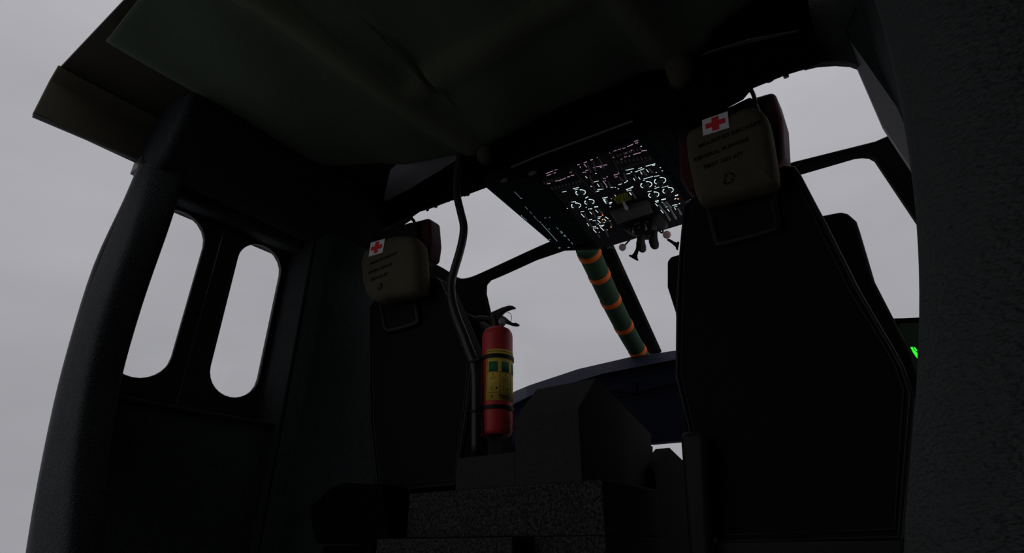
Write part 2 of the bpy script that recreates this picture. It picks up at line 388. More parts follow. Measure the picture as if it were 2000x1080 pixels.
# ---- quilted blanket under the roof
bm = bmesh.new(); nx, ny = 70, 60
x0, x1, y0, y1 = -1.50, -.02, .17, 1.17
front = [(-1.505, .80), (-1.47, .86), (-1.385, .945), (-1.25, 1.04), (-1.053, 1.115), (-.85, 1.125), (-.649, 1.137), (-.50, 1.155), (-.332, 1.18), (-.256, 1.19), (-.214, 1.175), (-.179, 1.13), (-.10, 1.10), (.0, 1.09)]
def fr(x):
    for a, b in zip(front, front[1:]):
        if a[0] <= x <= b[0]: return a[1]+(b[1]-a[1])*(x-a[0])/(b[0]-a[0])
    return front[0][1] if x < front[0][0] else front[-1][1]
def seg_d(p, a, b):
    p, a, b = Vector(p), Vector(a), Vector(b); t = max(0, min(1, (p-a).dot(b-a)/(b-a).length_squared)); return (p-(a+(b-a)*t)).length
def sag(x, y):
    d = 0
    for a, b, h, w in [((-1.06, .1), (-.985, 1.2), .028, .045), ((-.98, .80), (-.30, .80), .024, .045), ((-.34, .1), (-.30, 1.2), .028, .05)]:
        k = seg_d((x, y), a, b)/w; d = max(d, h*math.exp(-k*k))
    d += .010*math.sin(x*7+1.3)*math.cos(y*6.2-.5) + .006*math.sin(x*17+y*9)
    return d
g = []
for i in range(nx+1):
    x = x0+(x1-x0)*i/nx; e = fr(x); row = []
    aft = .182
    if x > -.9: aft = -.3
    for j in range(ny+1):
        y = aft+(e-aft)*j/ny
        row.append(bm.verts.new((x, y, H(1.222)-sag(x, y)+(.012 if j == ny else 0)+(.01 if i == 0 else 0))))
    g.append(row)
for i in range(nx):
    for j in range(ny): bm.faces.new((g[i][j], g[i+1][j], g[i+1][j+1], g[i][j+1]))
me = new(bm); bl = link('roof_blanket', me, [M['quilt'], M['quilt_band']], smooth=True)
for p in me.polygons:
    cc = p.center+bl.location
    if min(seg_d((cc.x, cc.y), a, b) for a, b in (((-1.06, .1), (-.985, 1.2)), ((-.98, .80), (-.30, .80)), ((-.34, .1), (-.30, 1.2)))) < .045: p.material_index = 1
so = bl.modifiers.new('thick', 'SOLIDIFY'); so.thickness = .012; so.offset = 0
tag(bl, 'dark green quilted blanket stretched under the cabin roof', 'quilted blanket')
def tube_end(px, y, r, lbl):
    c = onY(px, y)
    P = [Vector((c.x-.01, y-.05, H(1.24))), Vector((c.x, y-.02, c.z+.06)), Vector((c.x, y-.005, c.z+.012)), Vector((c.x, y-.003, c.z-r*.5)), Vector((c.x, y-.003, c.z-r*.85)), Vector((c.x, y-.003, c.z-r))]
    o = link('roof_padding_roll', sweep(P, [r, r, r, r*.86, r*.52, r*.1], 18), M['quilt_tube'], smooth=True)
    tag(o, lbl, 'padding roll')
tube_end((950, 303), 1.135, .034, 'dark olive padding roll poking past the blanket above the overhead panel')
tube_end((1333, 148), 1.176, .040, 'dark olive padding roll poking past the blanket above the right first aid bag')

# ---- windshield frames and panes
YW = 1.72
wl = [(760, 470), (857, 519), (889, 539), (901, 544), (920, 541), (951, 528), (1040, 487), (1064, 476.5), (1100, 461), (1150, 461), (1150, 482), (1095, 484), (1040, 503), (997, 523), (968, 536), (951, 543), (943, 552), (942, 569), (952, 612), (962, 680), (930, 680), (905, 618), (888, 608), (874, 598), (850, 585), (760, 560)]
o = struct(link('window_3', prism([onY(p, YW) for p in wl], (0, .035, 0)), M['black'], bevel=.004))
struct(link('window_pane', prism([onY(p, YW+.3) for p in [(935, 535), (1140, 470), (1270, 700), (950, 800)]], (0, .003, 0)), M['glass'], o))
edge = smoothpath([onY(p, YW-.001) for p in [(889, 539.5), (901, 544.5), (920, 541.5), (951, 528.5), (1040, 487.5), (1064, 477), (1084, 468.5)]], 4)
struct(link('window_frame', sweep(edge, .0022, 6), M['tube'], o))
wr = [(1480, 341), (1550, 317), (1710, 277), (1737, 265.5), (1777, 320), (1830, 380), (1830, 480), (1787, 427), (1750, 372), (1705, 305), (1694, 299), (1680, 298), (1665, 300), (1557, 332), (1480, 356)]
o = struct(link('window_4', prism([onY(p, YW) for p in wr], (0, .035, 0)), M['black']))
struct(link('window_pane', prism([onY(p, YW+.3) for p in [(1180, 470), (1500, 345), (1680, 290), (1800, 420), (1800, 640), (1270, 700)]], (0, .003, 0)), M['glass'], o))
edge = [onY(p, YW-.001) for p in [(1480, 341), (1550, 317.5), (1710, 277.5), (1736, 266)]]
struct(link('window_frame', sweep(edge, .0022, 6), M['tube'], o))
# centre windshield post
bm = bmesh.new(); a0, a1 = onY((1118, 476), 2.0), onY((1190, 474), 2.0); b0, b1 = onY((1240, 694), 2.80), onY((1289, 690), 2.80)
for q in ((a0, a1, b1, b0),):
    prism_bm(bm, list(q), (0, .03, .02))
struct(link('trim_14', new(bm), M['black']))
# cockpit side sill left behind the seat
struct(link('wall_cockpit_left', prism([onY(p, 1.66) for p in [(850, 612), (905, 612), (945, 640), (965, 700), (965, 1180), (640, 1180), (640, 860), (850, 860)]], (0, .03, 0)), M['black']))
struct(link('wall_cockpit_right', prism([onY(p, 2.0) for p in [(1735, 622), (1820, 620), (1820, 1150), (1735, 1150)]], (0, .05, 0)), M['black']))

struct(link('wall_cockpit_right_side', box((.20, 1.24, 0), (.24, 2.30, H(.42))), M['pad_side']))
struct(link('wall_cockpit_left_side', box((-1.80, 1.31, 0), (-1.76, 2.40, H(.34))), M['pad_side']))
# ---- glare shield / nose panel
t = thing('instrument_hood', 'long dark navy instrument hood below the windshield behind the charcoal console', 'instrument hood', (-1.2, 2.45, .6))
top = [(985, 778), (1006, 764), (1035, 752), (1130, 720.5), (1230, 697.5), (1320, 684.5), (1420, 670)]
low = [(985, 800), (1010, 786), (1040, 771), (1110, 750), (1180, 729), (1330, 700), (1420, 688)]
bm = bmesh.new(); A_ = [onY(p, 2.55) for p in top]; B_ = [onY(p, 2.38) for p in low]
va = [bm.verts.new(p) for p in A_]; vb = [bm.verts.new(p) for p in B_]; vc = [bm.verts.new((p.x, 2.75, p.z-.14)) for p in A_]; vd = [bm.verts.new((p.x, 2.6, p.z-.03)) for p in B_]
for i in range(len(va)-1):
    for q in ((va, vb), (vb, vd), (vd, vc), (vc, va)): bm.faces.new((q[0][i], q[0][i+1], q[1][i+1], q[1][i]))
bm.faces.new((va[0], vb[0], vd[0], vc[0])); bm.faces.new((va[-1], vc[-1], vd[-1], vb[-1]))
link('hood_rim', new(bm), M['navy'], t)
face = [(1000, 795), (1040, 772), (1110, 751), (1180, 730), (1330, 701), (1420, 689), (1420, 868), (1325, 861), (1268, 866), (1200, 868), (1000, 868)]
link('hood_face', prism([onY(p, 2.41) for p in face], (0, .05, 0)), M['navy_dark'], t)
lipp = smoothpath([onY(p, 2.395) for p in [(1190, 764), (1215, 766), (1240, 770), (1262, 764), (1290, 756), (1325, 749), (1400, 745)]], 4)
link('hood_seam', sweep(lipp, .006, 6), M['black'], t)
lat = [onY(p, 2.39) for p in [(1234, 748), (1244, 749), (1245, 760), (1243, 766)]]
link('hood_latch', sweep(lat, .006, 6), M['black'], t)
# lower nose structure (the chin window gap stays open above it)
struct(link('wall_nose', prism([onY(p, 2.45) for p in [(925, 790), (1002, 790), (1002, 869), (1266, 869), (1266, 900), (1420, 896), (1420, 1130), (900, 1180)]], (0, .05, 0)), M['black']))

# ---- striped air duct beside the centre post
a, b = onY((1146, 484), 1.87), onY((1254, 699), 2.62)
mid = onY((1197, 595), 2.22)
P = smoothpath([a, onY((1168, 532), 2.02), mid, onY((1228, 655), 2.45), b], 8)
rr = [.051-.007*i/(len(P)-1) for i in range(len(P))]
t = thing('air_duct', 'green fabric air duct with orange bands running down beside the centre windshield post', 'air duct', a)
link('duct_hose', sweep(P, rr, 24), M['duct'], t, smooth=True)
def ppx(p):
    v = p-C0; d = v.dot(_f); return (1000+FPX*v.dot(_r)/d, 540-FPX*v.dot(_u)/d)
for yb in (494, 537, 586, 636, 684):
    k = min(range(1, len(P)-1), key=lambda i: abs(ppx(P[i])[1]-yb))
    d = (P[k+1]-P[k-1]).normalized(); c = P[k]
    # exact position along the hose
    e = P[k]+(P[k+1]-P[k])*((yb-ppx(P[k])[1])/(ppx(P[k+1])[1]-ppx(P[k])[1]))
    link('duct_band', sweep([e-d*.015, e-d*.013, e+d*.013, e+d*.015], [rr[k], rr[k]+.0025, rr[k]+.0025, rr[k]], 24), M['orange'], t, smooth=False)

# ================================================================== SEATS
def seat(name_label, back_px, y, wing_px, wing_y, pocket_px, group, th=.07):
    c = onY(back_px[0], y)
    xs = [onY(p, y).x for p in back_px]
    t = thing('pilot_seat', name_label, 'pilot seat', ((min(xs)+max(xs))/2, y, 0), group)
    pts = [onY(p, y) for p in back_px]
    link('seat_back', prism(pts, (0, th, 0)), M['seat'], t, bevel=.012, seg=4)
    cen = sum(pts, Vector())/len(pts)
    path = [p+(cen-p).normalized()*.006+Vector((0, -.001, 0)) for p in pts]
    link('edge_piping', sweep(path, .0045, 8, True), M['seat_rim'], t, smooth=True)
    path = [p+(cen-p).normalized()*.019+Vector((0, .0005, 0)) for p in pts]
    link('edge_piping', sweep(path, .0026, 8, True), M['seat_rim'], t, smooth=True)
    if wing_px: link('seat_wing', prism([onY(p, wing_y) for p in wing_px], (0, .08, 0)), M['seat'], t, bevel=.012)
    pk = [onY(p, y-.008) for p in pocket_px]
    o = link('pocket_frame', sweep(smoothpath(pk, 5), .0095, 10), M['seat_rim'], t, smooth=True)
    link('pocket_panel', prism([onY(p, y-.010) for p in pocket_px], (0, .010, 0)), M['seat'], t, bevel=.003)
    return t
seatR = seat('black armoured pilot seat on the right, seen from behind its tall angular back',
     [(1337, 402), (1352, 386), (1400, 374), (1535, 323), (1552, 324), (1562, 338), (1612, 430), (1680, 565), (1750, 688), (1768, 722), (1785, 775), (1760, 1057), (1402, 1064), (1345, 840), (1320, 740), (1320, 600), (1326, 500), (1331, 450)], 1.25,
     [(1302, 560), (1302, 510), (1309, 500), (1340, 492), (1500, 440), (1608, 419), (1643, 412), (1656, 416), (1672, 430), (1706, 545), (1755, 640), (1780, 690), (1800, 760), (1800, 1050), (1350, 1050), (1330, 800), (1318, 610)], 1.42,
     [(1381, 385), (1398, 460), (1403, 472), (1413, 476), (1508, 450), (1516, 443), (1517, 430), (1503, 352)], 'pilot seats')
seatL = seat('black armoured pilot seat on the left, behind the bent tube and red extinguisher',
     [(723, 600), (735, 580), (842, 541), (853, 541), (861, 547), (893, 620), (925, 700), (915, 800), (892, 950), (800, 958), (790, 1078), (752, 1080), (738, 960), (722, 830)], 1.12,
     [(850, 630), (888, 613), (906, 607.5), (931, 623), (940, 641), (944, 700), (944, 840), (850, 840)], 1.30,
     [(744, 590), (752, 632), (756, 642), (765, 645), (809, 633), (817, 627), (817, 618), (809, 568)], 'pilot seats')
# seat carriers down to the floor
for s, xa, xb, y in ((seatR, -.42, -.05, 1.27), (seatL, -1.50, -1.17, 1.14)):
    link('seat_base', box((xa, y, .0), (xb, y+.45, .42)), M['black'], s, bevel=.01)
    link('seat_cushion', box((xa, y+.03, .42), (xb, y+.48, .52)), M['seat'], s, bevel=.02)
# side column of the right seat
link('side_rail', prism([onY(p, 1.20) for p in [(1325, 842), (1378, 842), (1392, 1120), (1345, 1120)]], (0, .035, 0)), M['strap'], seatR, bevel=.016, seg=6)
link('bottom_rail', prism([onY(p, 1.235) for p in [(1390, 1060), (1762, 1055), (1762, 1110), (1390, 1112)]], (0, .03, 0)), M['console'], seatR, bevel=.004)

# headrests: maroon cushions on black frames
def hull(lbl, px_aft, y, depth, shear, tube_px, block_px, ty):
    c = onY(px_aft[0], y); t = thing('seat_headrest', lbl, 'headrest', c, 'maroon headrests')
    a = [onY(p, y) for p in px_aft]
    link('headrest_cushion', prism(a, (shear, depth, 0)), M['red_cushion'], t, bevel=.014, seg=4)
    link('headrest_tube', sweep(smoothpath([onY(p, ty) for p in tube_px], 5), .0055, 8), M['seat_rim'], t, smooth=True)
    link('headrest_block', prism([onY(p, ty) for p in block_px], (0, .03, 0)), M['strap'], t, bevel=.008)
    return t
hull('maroon padded headrest above the right seat, behind the larger first aid bag',
     [(1322, 262), (1478, 186), (1512, 176), (1528, 230), (1532, 308), (1500, 330), (1340, 372), (1326, 345)], 1.27, .085, 0, [(1338, 247), (1400, 212), (1458, 178), (1466, 176), (1471, 184), (1476, 200)],
     [(1343, 249), (1400, 218), (1430, 204), (1465, 187), (1478, 198), (1490, 225), (1440, 240), (1350, 290)], 1.235)
hull('maroon padded headrest above the left seat, beside the bent dark tube',
     [(728, 470), (808, 431), (837, 423.5), (840, 470), (835, 503), (812, 512), (740, 535)], 1.13, .065, 0, [(730, 455), (765, 441), (797, 427.5), (802, 426), (808, 431), (811, 440)],
     [(722, 459), (765, 444), (785, 438), (804, 432.5), (812, 440), (816, 470), (770, 480), (712, 492)], 1.105)

# ---- first aid bags
def kit(lbl, out_px, y, depth, cross_px, lines, rot=0):
    pts = [onY(p, y) for p in out_px]; zs_ = [p.z for p in pts]; xs_ = [p.x for p in pts]
    t = thing('first_aid_bag', lbl, 'first aid bag', ((min(xs_)+max(xs_))/2, y+depth/2, min(zs_)), 'canvas first aid bags')
    # soft body: several insets of the outline give a pillowed face
    bm = bmesh.new(); cen = sum(pts, Vector())/len(pts); sm = smoothpath(pts, 5, True); rings = []
    for k, (s, dy) in enumerate([(0.0, .006), (.55, .0), (.80, .0015), (.92, .006), (.98, .016), (1.0, .032), (1.0, depth*.7), (.96, depth*.9), (.85, depth)]):
        if k == 0: continue
        ring = []
        for i, p in enumerate(sm):
            q = cen+(p-cen)*s; wob = .0016*math.sin(i*.9+k)+.0012*math.sin(i*.37*k)
            ring.append(bm.verts.new((q.x, y+dy+(wob if 2 < k < 7 else 0), q.z+(wob if k > 3 else 0))))
        rings.append(ring)
    bm.faces.new(rings[0])
    for a, b in zip(rings, rings[1:]):
        for i in range(len(a)): bm.faces.new((a[i], a[(i+1) % len(a)], b[(i+1) % len(a)], b[i]))
    bm.faces.new(rings[-1][::-1])
    body = link('bag_body', new(bm), M['canvas'], t, smooth=True)
    # cross patch
    q = [onY(p, y-.0012) for p in cross_px]
    link('cross_patch', prism(q, (0, .0024, 0)), M['white'], t)
    U = (q[1]-q[0]+q[2]-q[3])/2; V = (q[0]-q[3]+q[1]-q[2])/2; c = sum(q, Vector())/4; bm = bmesh.new()
    def P2(u, v): return c+U*u+V*v+Vector((0, -.0012, 0))
    w, h = .40, .13; ratio = U.length/V.length; ww = .38/1.0; hu = .13
    # plus shape
    L_ = .38; bu = .13; bv = .145
    shp = [(-bu, L_+.03), (bu, L_+.03), (bu, bv), (L_, bv), (L_, -bv), (bu, -bv), (bu, -L_-.03), (-bu, -L_-.03), (-bu, -bv), (-L_, -bv), (-L_, bv), (-bu, bv)]
    link('red_cross', prism([P2(*s) for s in shp], (0, .001, 0)), M['cross'], t)
    for s, px, size, sc in lines:
        o_ = onY(px, y)
        me = text_me(s, size, 'Y', y-.0009, (o_.x, o_.z), .0006, 'CENTER', .0004)
        link('bag_lettering', me, M['ink'], t)
    return t
kR = kit('large khaki canvas first aid bag with red cross on the right seat',
    [(1336, 262), (1352, 244), (1400, 226), (1452, 205), (1474, 204), (1492, 216), (1502, 250), (1510, 300), (1515, 340), (1506, 354), (1450, 372), (1375, 390), (1358, 384), (1348, 350), (1340, 310)], 1.165, .062,
    [(1371, 235), (1421, 217), (1424, 249), (1373, 265)],
    [('MOUNTED AIRCRAFT', (1424, 266), .0155, 1), ('GENERAL PURPOSE', (1408, 296), .0155, 1), ('FIRST AID KIT', (1413, 317), .0155, 1)])
# round stamp at the foot of each bag
def stamp(parent, px, y, r):
    c = onY(px, y-.0008); bm = bmesh.new()
    for rr_, n_ in ((r, 16), (r*.62, 10)):
        for k in range(n_):
            if random.random() < .75:
                a = 2*math.pi*k/n_; d = Vector((math.cos(a), 0, math.sin(a))); tt = Vector((-math.sin(a), 0, math.cos(a)))
                p = c+d*rr_; w = r*.12; l = r*.15
                prism_bm(bm, [p-tt*w-d*l, p+tt*w-d*l, p+tt*w+d*l, p-tt*w+d*l], (0, .0006, 0))
    link('round_stamp', new(bm), M['ink'], parent)
stamp(kR, (1422, 348), 1.165, .014)
kL = kit('smaller khaki canvas first aid bag with red cross on the left seat',
    [(702, 500), (712, 483), (735, 468), (760, 459), (785, 456), (803, 461), (810, 475), (813, 520), (812, 562), (804, 570), (765, 578), (735, 586), (715, 580), (704, 555), (700, 525)], 1.03, .07,
    [(724, 474), (752, 466), (747, 493), (720, 501)],
    [('MOUNTED AIRCRAFT', (749, 507), .0135, 1), ('GENERAL PURPOSE', (742, 527), .0135, 1), ('FIRST AID KIT', (741, 543), .0135, 1)])
stamp(kL, (742, 560), 1.03, .011)

# ================================================================== EXTINGUISHER
YE = 1.15
ez = lambda yy: onY((970, yy), YE).z
ec = onY((970.5, 750), YE); cx = ec.x; ER = .0432
camdir = math.atan2(-YE, -cx)            # azimuth from the bottle to the viewer
t = thing('fire_extinguisher', 'small red fire extinguisher with yellow label strapped to the bent tube', 'fire extinguisher', (cx, YE, ez(852)))
zb, zt = ez(852), ez(652)
prof = [(.020, zb+.004), (.034, zb), (.040, zb+.004), (.0425, zb+.012), (.0415, zb+.024), (.0432, zb+.032), (ER, zb+.05), (ER, zt-.012), (.0415, zt-.002), (.036, zt+.008), (.024, zt+.015), (.013, zt+.019), (.011, zt+.022)]
link('bottle', lathe(prof, (cx, YE), 48), M['ext_red'], t, smooth=True)
def cyl_patch(px0, px1, y0, y1, rad, name, m, parent=t, n=20):
    bm = bmesh.new()
    def th(px): return math.asin(max(-1, min(1, (px-970.5)/32.5)))
    a0 = th(px0) if not isinstance(px0, tuple) else px0[0]; a1 = th(px1) if not isinstance(px1, tuple) else px1[0]
    ring = []
    for i in range(n+1):
        a = camdir+a0+(a1-a0)*i/n; 
        for zz in (ez(y0), ez(y1)):
            ring.append(bm.verts.new((cx+rad*math.cos(a), YE+rad*math.sin(a), zz)))
    for i in range(n): bm.faces.new((ring[2*i], ring[2*i+1], ring[2*i+3], ring[2*i+2]))
    o = link(name, new(bm), m, parent, smooth=True)
    s = o.modifiers.new('t', 'SOLIDIFY'); s.thickness = .0004; s.offset = 0
    return o
lab = cyl_patch(949, (2.0,), 691, 789, ER+.0005, 'paper_label', M['label'], n=40)
for a, b in ((954, 971.5), (979, 994)): cyl_patch(a, b, 715, 734, ER+.0010, 'green_square', M['label_green'], lab)
cyl_patch(999.5, (1.9,), 715, 734, ER+.0010, 'green_square', M['label_green'], lab)
for a, b, y0, y1 in ((951, (1.95,), 695, 695.8), (951, (1.95,), 734.6, 735.3), (953, (1.95,), 773.6, 774.4), (950.6, 951.2, 696, 773), (975.6, 976.2, 735, 774), (997, 997.4, 735, 774),
                     (956, 969, 744.5, 745), (956, 967, 747.3, 747.8), (981, 993, 744, 744.6), (981, 995, 747.2, 747.8), (981, 994, 750.4, 751), (981, 989, 753.4, 754),
                     (962, 963, 738, 741.5), (987.5, 988.5, 738, 741.5), (968, 971.5, 764, 767.5), (989.5, 992, 765, 768.5), (959, 966, 762, 762.5), (959, 959.5, 762, 768), (959, 966, 768, 768.5),
                     (982, 985.5, 761, 761.5), (982, 982.4, 761, 769), (982, 985, 769, 769.4), (960, 962, 779, 785)):
    cyl_patch(a, b, y0, y1, ER+.0010, 'label_print', M['label_ink'], lab, n=4 if not isinstance(b, tuple) else 30)
# lettering wrapped round the bottle
cu = bpy.data.curves.new('t', 'FONT'); cu.body = 'TEMPLUS'; cu.size = .0155; cu.extrude = .0002; cu.offset = .0006
me = from_curve(cu, 'Z', 0, 0)
a0 = math.asin((974-970.5)/32.5)
bm = bmesh.new(); bm.from_mesh(me); bmesh.ops.subdivide_edges(bm, edges=[e for e in bm.edges if e.calc_length() > .003], cuts=2)
for v in bm.verts:
    a = camdir+a0+v.co.x/ER; r = ER+.0011+v.co.z
    v.co = (cx+r*math.cos(a), YE+r*math.sin(a), ez(786)+v.co.y)
bm.to_mesh(me); bm.free(); link('label_lettering', me, M['label_ink'], lab)
# straps
for yy in (704, 801):
    bm = bmesh.new(); n = 40; rg = []
    for i in range(n):
        a = 2*math.pi*i/n; d = Vector((math.cos(a), math.sin(a), 0)); p = Vector((cx, YE, ez(yy)))
        zo = ez(yy-3.6)-ez(yy)
        rg.append([bm.verts.new(p+d*(ER-.0005)+Vector((0, 0, -zo))), bm.verts.new(p+d*(ER+.0035)+Vector((0, 0, -zo))), bm.verts.new(p+d*(ER+.0035)+Vector((0, 0, zo))), bm.verts.new(p+d*(ER-.0005)+Vector((0, 0, zo)))])
    for i in range(n):
        for k in range(4): bm.faces.new((rg[i][k], rg[i][(k+1) % 4], rg[(i+1) % n][(k+1) % 4], rg[(i+1) % n][k]))
    link('strap', new(bm), M['strap'], t)
# valve, handles, gauge, pin
link('valve_body', sweep([onY((970, 646), YE), onY((969, 634), YE), onY((967, 624), YE), onY((965, 616), YE)], [.014, .012, .015, .010], 14), M['brass'], t, smooth=True)
link('hose_outlet', sweep([onY((968, 626), YE), onY((955, 623), YE), onY((940, 622), YE), onY((932, 623), YE)], [.009, .008, .0085, .009], 12), M['strap'], t, smooth=True)
def leverY(pts, th, name, m):
    c = [onY(p, YE-.008) for p in pts]; link(name, prism(c, (0, .016, 0)), m, t, bevel=.002)
leverY([(951, 621), (960, 609), (980, 600), (994, 596), (1001, 597), (1002, 600.5), (994, 602), (983, 606), (976, 613), (974, 624), (962, 626)], .016, 'squeeze_lever', M['strap'])
leverY([(972, 618), (981, 616), (989, 623), (999, 630), (1008, 630), (1009.5, 633), (1004, 635.5), (995, 634), (984, 630), (972, 630)], .016, 'carry_handle', M['strap'])
gq = onY((981, 628.5), YE-.03); gd = Vector((math.cos(camdir), math.sin(camdir), .1))
link('pressure_gauge', sweep([gq-gd*.012, gq, gq+gd*.006, gq+gd*.007], [.009, .0105, .0105, .008], 20), M['steel'], t)
link('gauge_face', sweep([gq+gd*.0068, gq+gd*.0076], [.0075, .0075], 20), M['gauge'], t)
rc = onY((990, 621), YE-.012); bm = bmesh.new(); rp_ = []
for i in range(24):
    a = 2*math.pi*i/24; rp_.append(rc+_r*math.cos(a)*.0135+_u*math.sin(a)*.0165)
sweep_bm(bm, rp_, .0008, 6, True); link('safety_ring', new(bm), M['steel'], t, smooth=True)
# stand below the bottle
t2 = [box((cx-.012+dx, YE-.006, H(.2035)), (cx+.002+dx, YE+.006, zb+.004)) for dx in (-.010, .014)]
link('stand_leg', t2[0], M['strap'], t); link('stand_leg', t2[1], M['strap'], t)

# bent tube that carries the extinguisher
YT = 1.094
tp = [(899, 300), (893, 345), (892, 378), (900, 415), (905.5, 440), (904, 465), (897, 495), (888, 525), (882, 548), (881, 568), (884, 592), (893, 622), (905, 652), (916, 682), (925, 705), (929, 730), (930, 760), (930, 888)]
t = thing('support_tube', 'dark grey bent tube running from the header down beside the extinguisher', 'support tube', onY((930, 888), YT))
link('tube', sweep(smoothpath([onY(p, YT) for p in tp], 5), .0128, 16), M['tube'], t, smooth=True)
for yy in (706, 803):
    q = onY((929, yy+2), YT); bm = bmesh.new()
    sweep_bm(bm, [q+Vector((-.008, -.012, 0)), q+Vector((.01, -.013, .0)), Vector((cx-ER*.6, YE-ER*.85, ez(yy)))], .0042, 8)
    link('clamp', new(bm), M['strap'], t)

# ================================================================== CONSOLES
t = thing('upper_console', 'charcoal roof-shaped console box with a peaked top right of the extinguisher', 'console', (-.71, 1.1, H(.128)))
yq = 1.085; xr, xl = -.622, -.800
ap = onX((1165, 738), xr); sh = onX((1130, 798), xr); fr_ = onX((1272, 848), xr); bt = onX((1270, 940), xr)
side = [(yq, H(.127)), (yq, sh.z), (ap.y, ap.z), (fr_.y, fr_.z), (bt.y, H(.127))]
link('peaked_housing', prism([(xl, y, z) for y, z in side], (xr-xl, 0, 0)), M['console'], t, bevel=.0015)
link('side_step', box((-.985, yq+.0005, H(.127)), (xl-.0005, yq+.22, H(.203))), M['console'], t, bevel=.002)
t = thing('middle_console', 'wide coarse speckled charcoal console block under the peaked console', 'console', (-.85, 1.1, H(.02)))
link('speckled_block', box((-1.137, 1.075, H(.021)), (-.570, 1.36, H(.1262))), M['console_low'], t, bevel=.003)
t = thing('low_console', 'lowest speckled charcoal console block, stepping out below the wide middle block', 'console', (-.95, 1.0, 0))
link('front_block', box((-1.16, 1.0, 0), (-.745, 1.26, H(.0185))), M['console_low'], t, bevel=.003)
link('rear_block', box((-.7445, 1.0751, 0), (-.570, 1.36, H(.0205))), M['console_low'], t, bevel=.003)
# narrow chamfered box by the right seat
bx0, bx1, by = onY((1249, 916), 1.42), onY((1281, 916), 1.42), 1.42
q = onX((1310, 874), bx1.x)
bx1.x -= .004
t = link('side_pedestal', prism([(bx0.x, by, 0), (bx0.x, by, bx0.z), (bx0.x, q.y, q.z), (bx0.x, q.y+.3, q.z-.08), (bx0.x, q.y+.3, 0)], (bx1.x-bx0.x, 0, 0)), M['post_box'])
tag(t, 'tall narrow charcoal pedestal with a chamfered top between the console and right seat', 'pedestal')
# black stowage box left
bp = [(605, 988), (626, 970), (640, 955), (667, 942), (745, 946), (760, 1066), (616, 1061), (608, 1030)]
t = link('stowage_box', prism([onY(p, 1.02) for p in bp], (0, .09, 0)), M['black'], bevel=.006)
tag(t, 'black faceted stowage box low against the left side of the left seat', 'stowage box')
bpz = min(onY(p, 1.02).z for p in bp)
tq = onY((680, 1000), 1.02)
t = link('box_plinth', box((tq.x-.10, 1.03, 0), (tq.x+.10, 1.10, bpz+.001)), M['black'])
tag(t, 'black plinth under the faceted stowage box', 'plinth')
# display with green symbols
t = thing('flight_display', 'dark display with glowing green symbols between right seat and right door post', 'display', onY((1770, 740), 1.95))
link('display_case', prism([onY(p, 1.92) for p in [(1748, 622), (1815, 619), (1815, 760), (1748, 760)]], (0, .06, 0)), M['black'], t)
link('screen', prism([onY(p, 1.918) for p in [(1756, 632), (1810, 630), (1810, 750), (1756, 750)]], (0, .002, 0)), M['screen'], t)
bm = bmesh.new()
for pl in ([(1778, 678), (1782, 677), (1786, 684), (1792, 689), (1792, 700), (1789, 697), (1783, 688)], [(1784, 677), (1788, 679), (1792, 685), (1790, 686), (1786, 682)]):
    prism_bm(bm, [onY(p, 1.916) for p in pl], (0, .001, 0))
link('green_symbols', new(bm), M['lit_green'], t)

# ================================================================== OVERHEAD PANEL
ZP = H(1.10)
t = thing('overhead_panel', 'overhead switch panel with backlit white legends hanging from the cockpit roof', 'switch panel', (-.75, 1.5, ZP+.05))
main_px = [(1060, 350), (1245, 270), (1362, 425), (1362, 430), (1172, 487)]
mainp = [onZ(p, ZP) for p in main_px]
link('panel_body', prism(mainp, (0, 0, .05)), M['panel'], t, bevel=.002)
lcb = [onZ(p, ZP+.001) for p in [(946, 363), (1040, 345), (1059, 351), (1171, 487.5), (1092, 487)]]
cbL = link('breaker_panel', prism(lcb, (0, 0, .05)), M['breaker_panel'], t)
rcb = [(-.468, 1.262, ZP+.001), (-.31, 1.24, ZP+.001), (-.34, 1.66, ZP+.001), (-.486, 1.672, ZP+.001)]
cbR = link('breaker_panel', prism(rcb, (0, 0, .05)), M['breaker_panel'], t)
A2 = lambda x, y: (1040+x/6.6667, 250+y/6.6667)
B2 = lambda x, y: (1080+x/6.75, 360+y/6.75)
D2 = lambda x, y: (940+x/3.857, 240+y/3.857)
zt_ = ZP-.0008
def stroke(bm, p, q, w, gaps=0):
    """raised bar on the panel between picture positions p and q, w metres wide"""
    a, b = onZ(p, zt_), onZ(q, zt_); d = (b-a)
    if d.length < 1e-5: d = Vector((w, 0, 0)); a = a-d/2; b = a+d
    L = d.length; d.normalize(); s = Vector((-d.y, d.x, 0))*w/2
    pieces = [(0, L)]
    if gaps:
        k = max(1, int(L/(w*1.3))); pieces = [(L*i/k, L*(i+random.uniform(.55, .85))/k) for i in range(k)]
    for u, v in pieces:
        prism_bm(bm, [a+d*u-s, a+d*v-s, a+d*v+s, a+d*u+s], (0, 0, .0008))
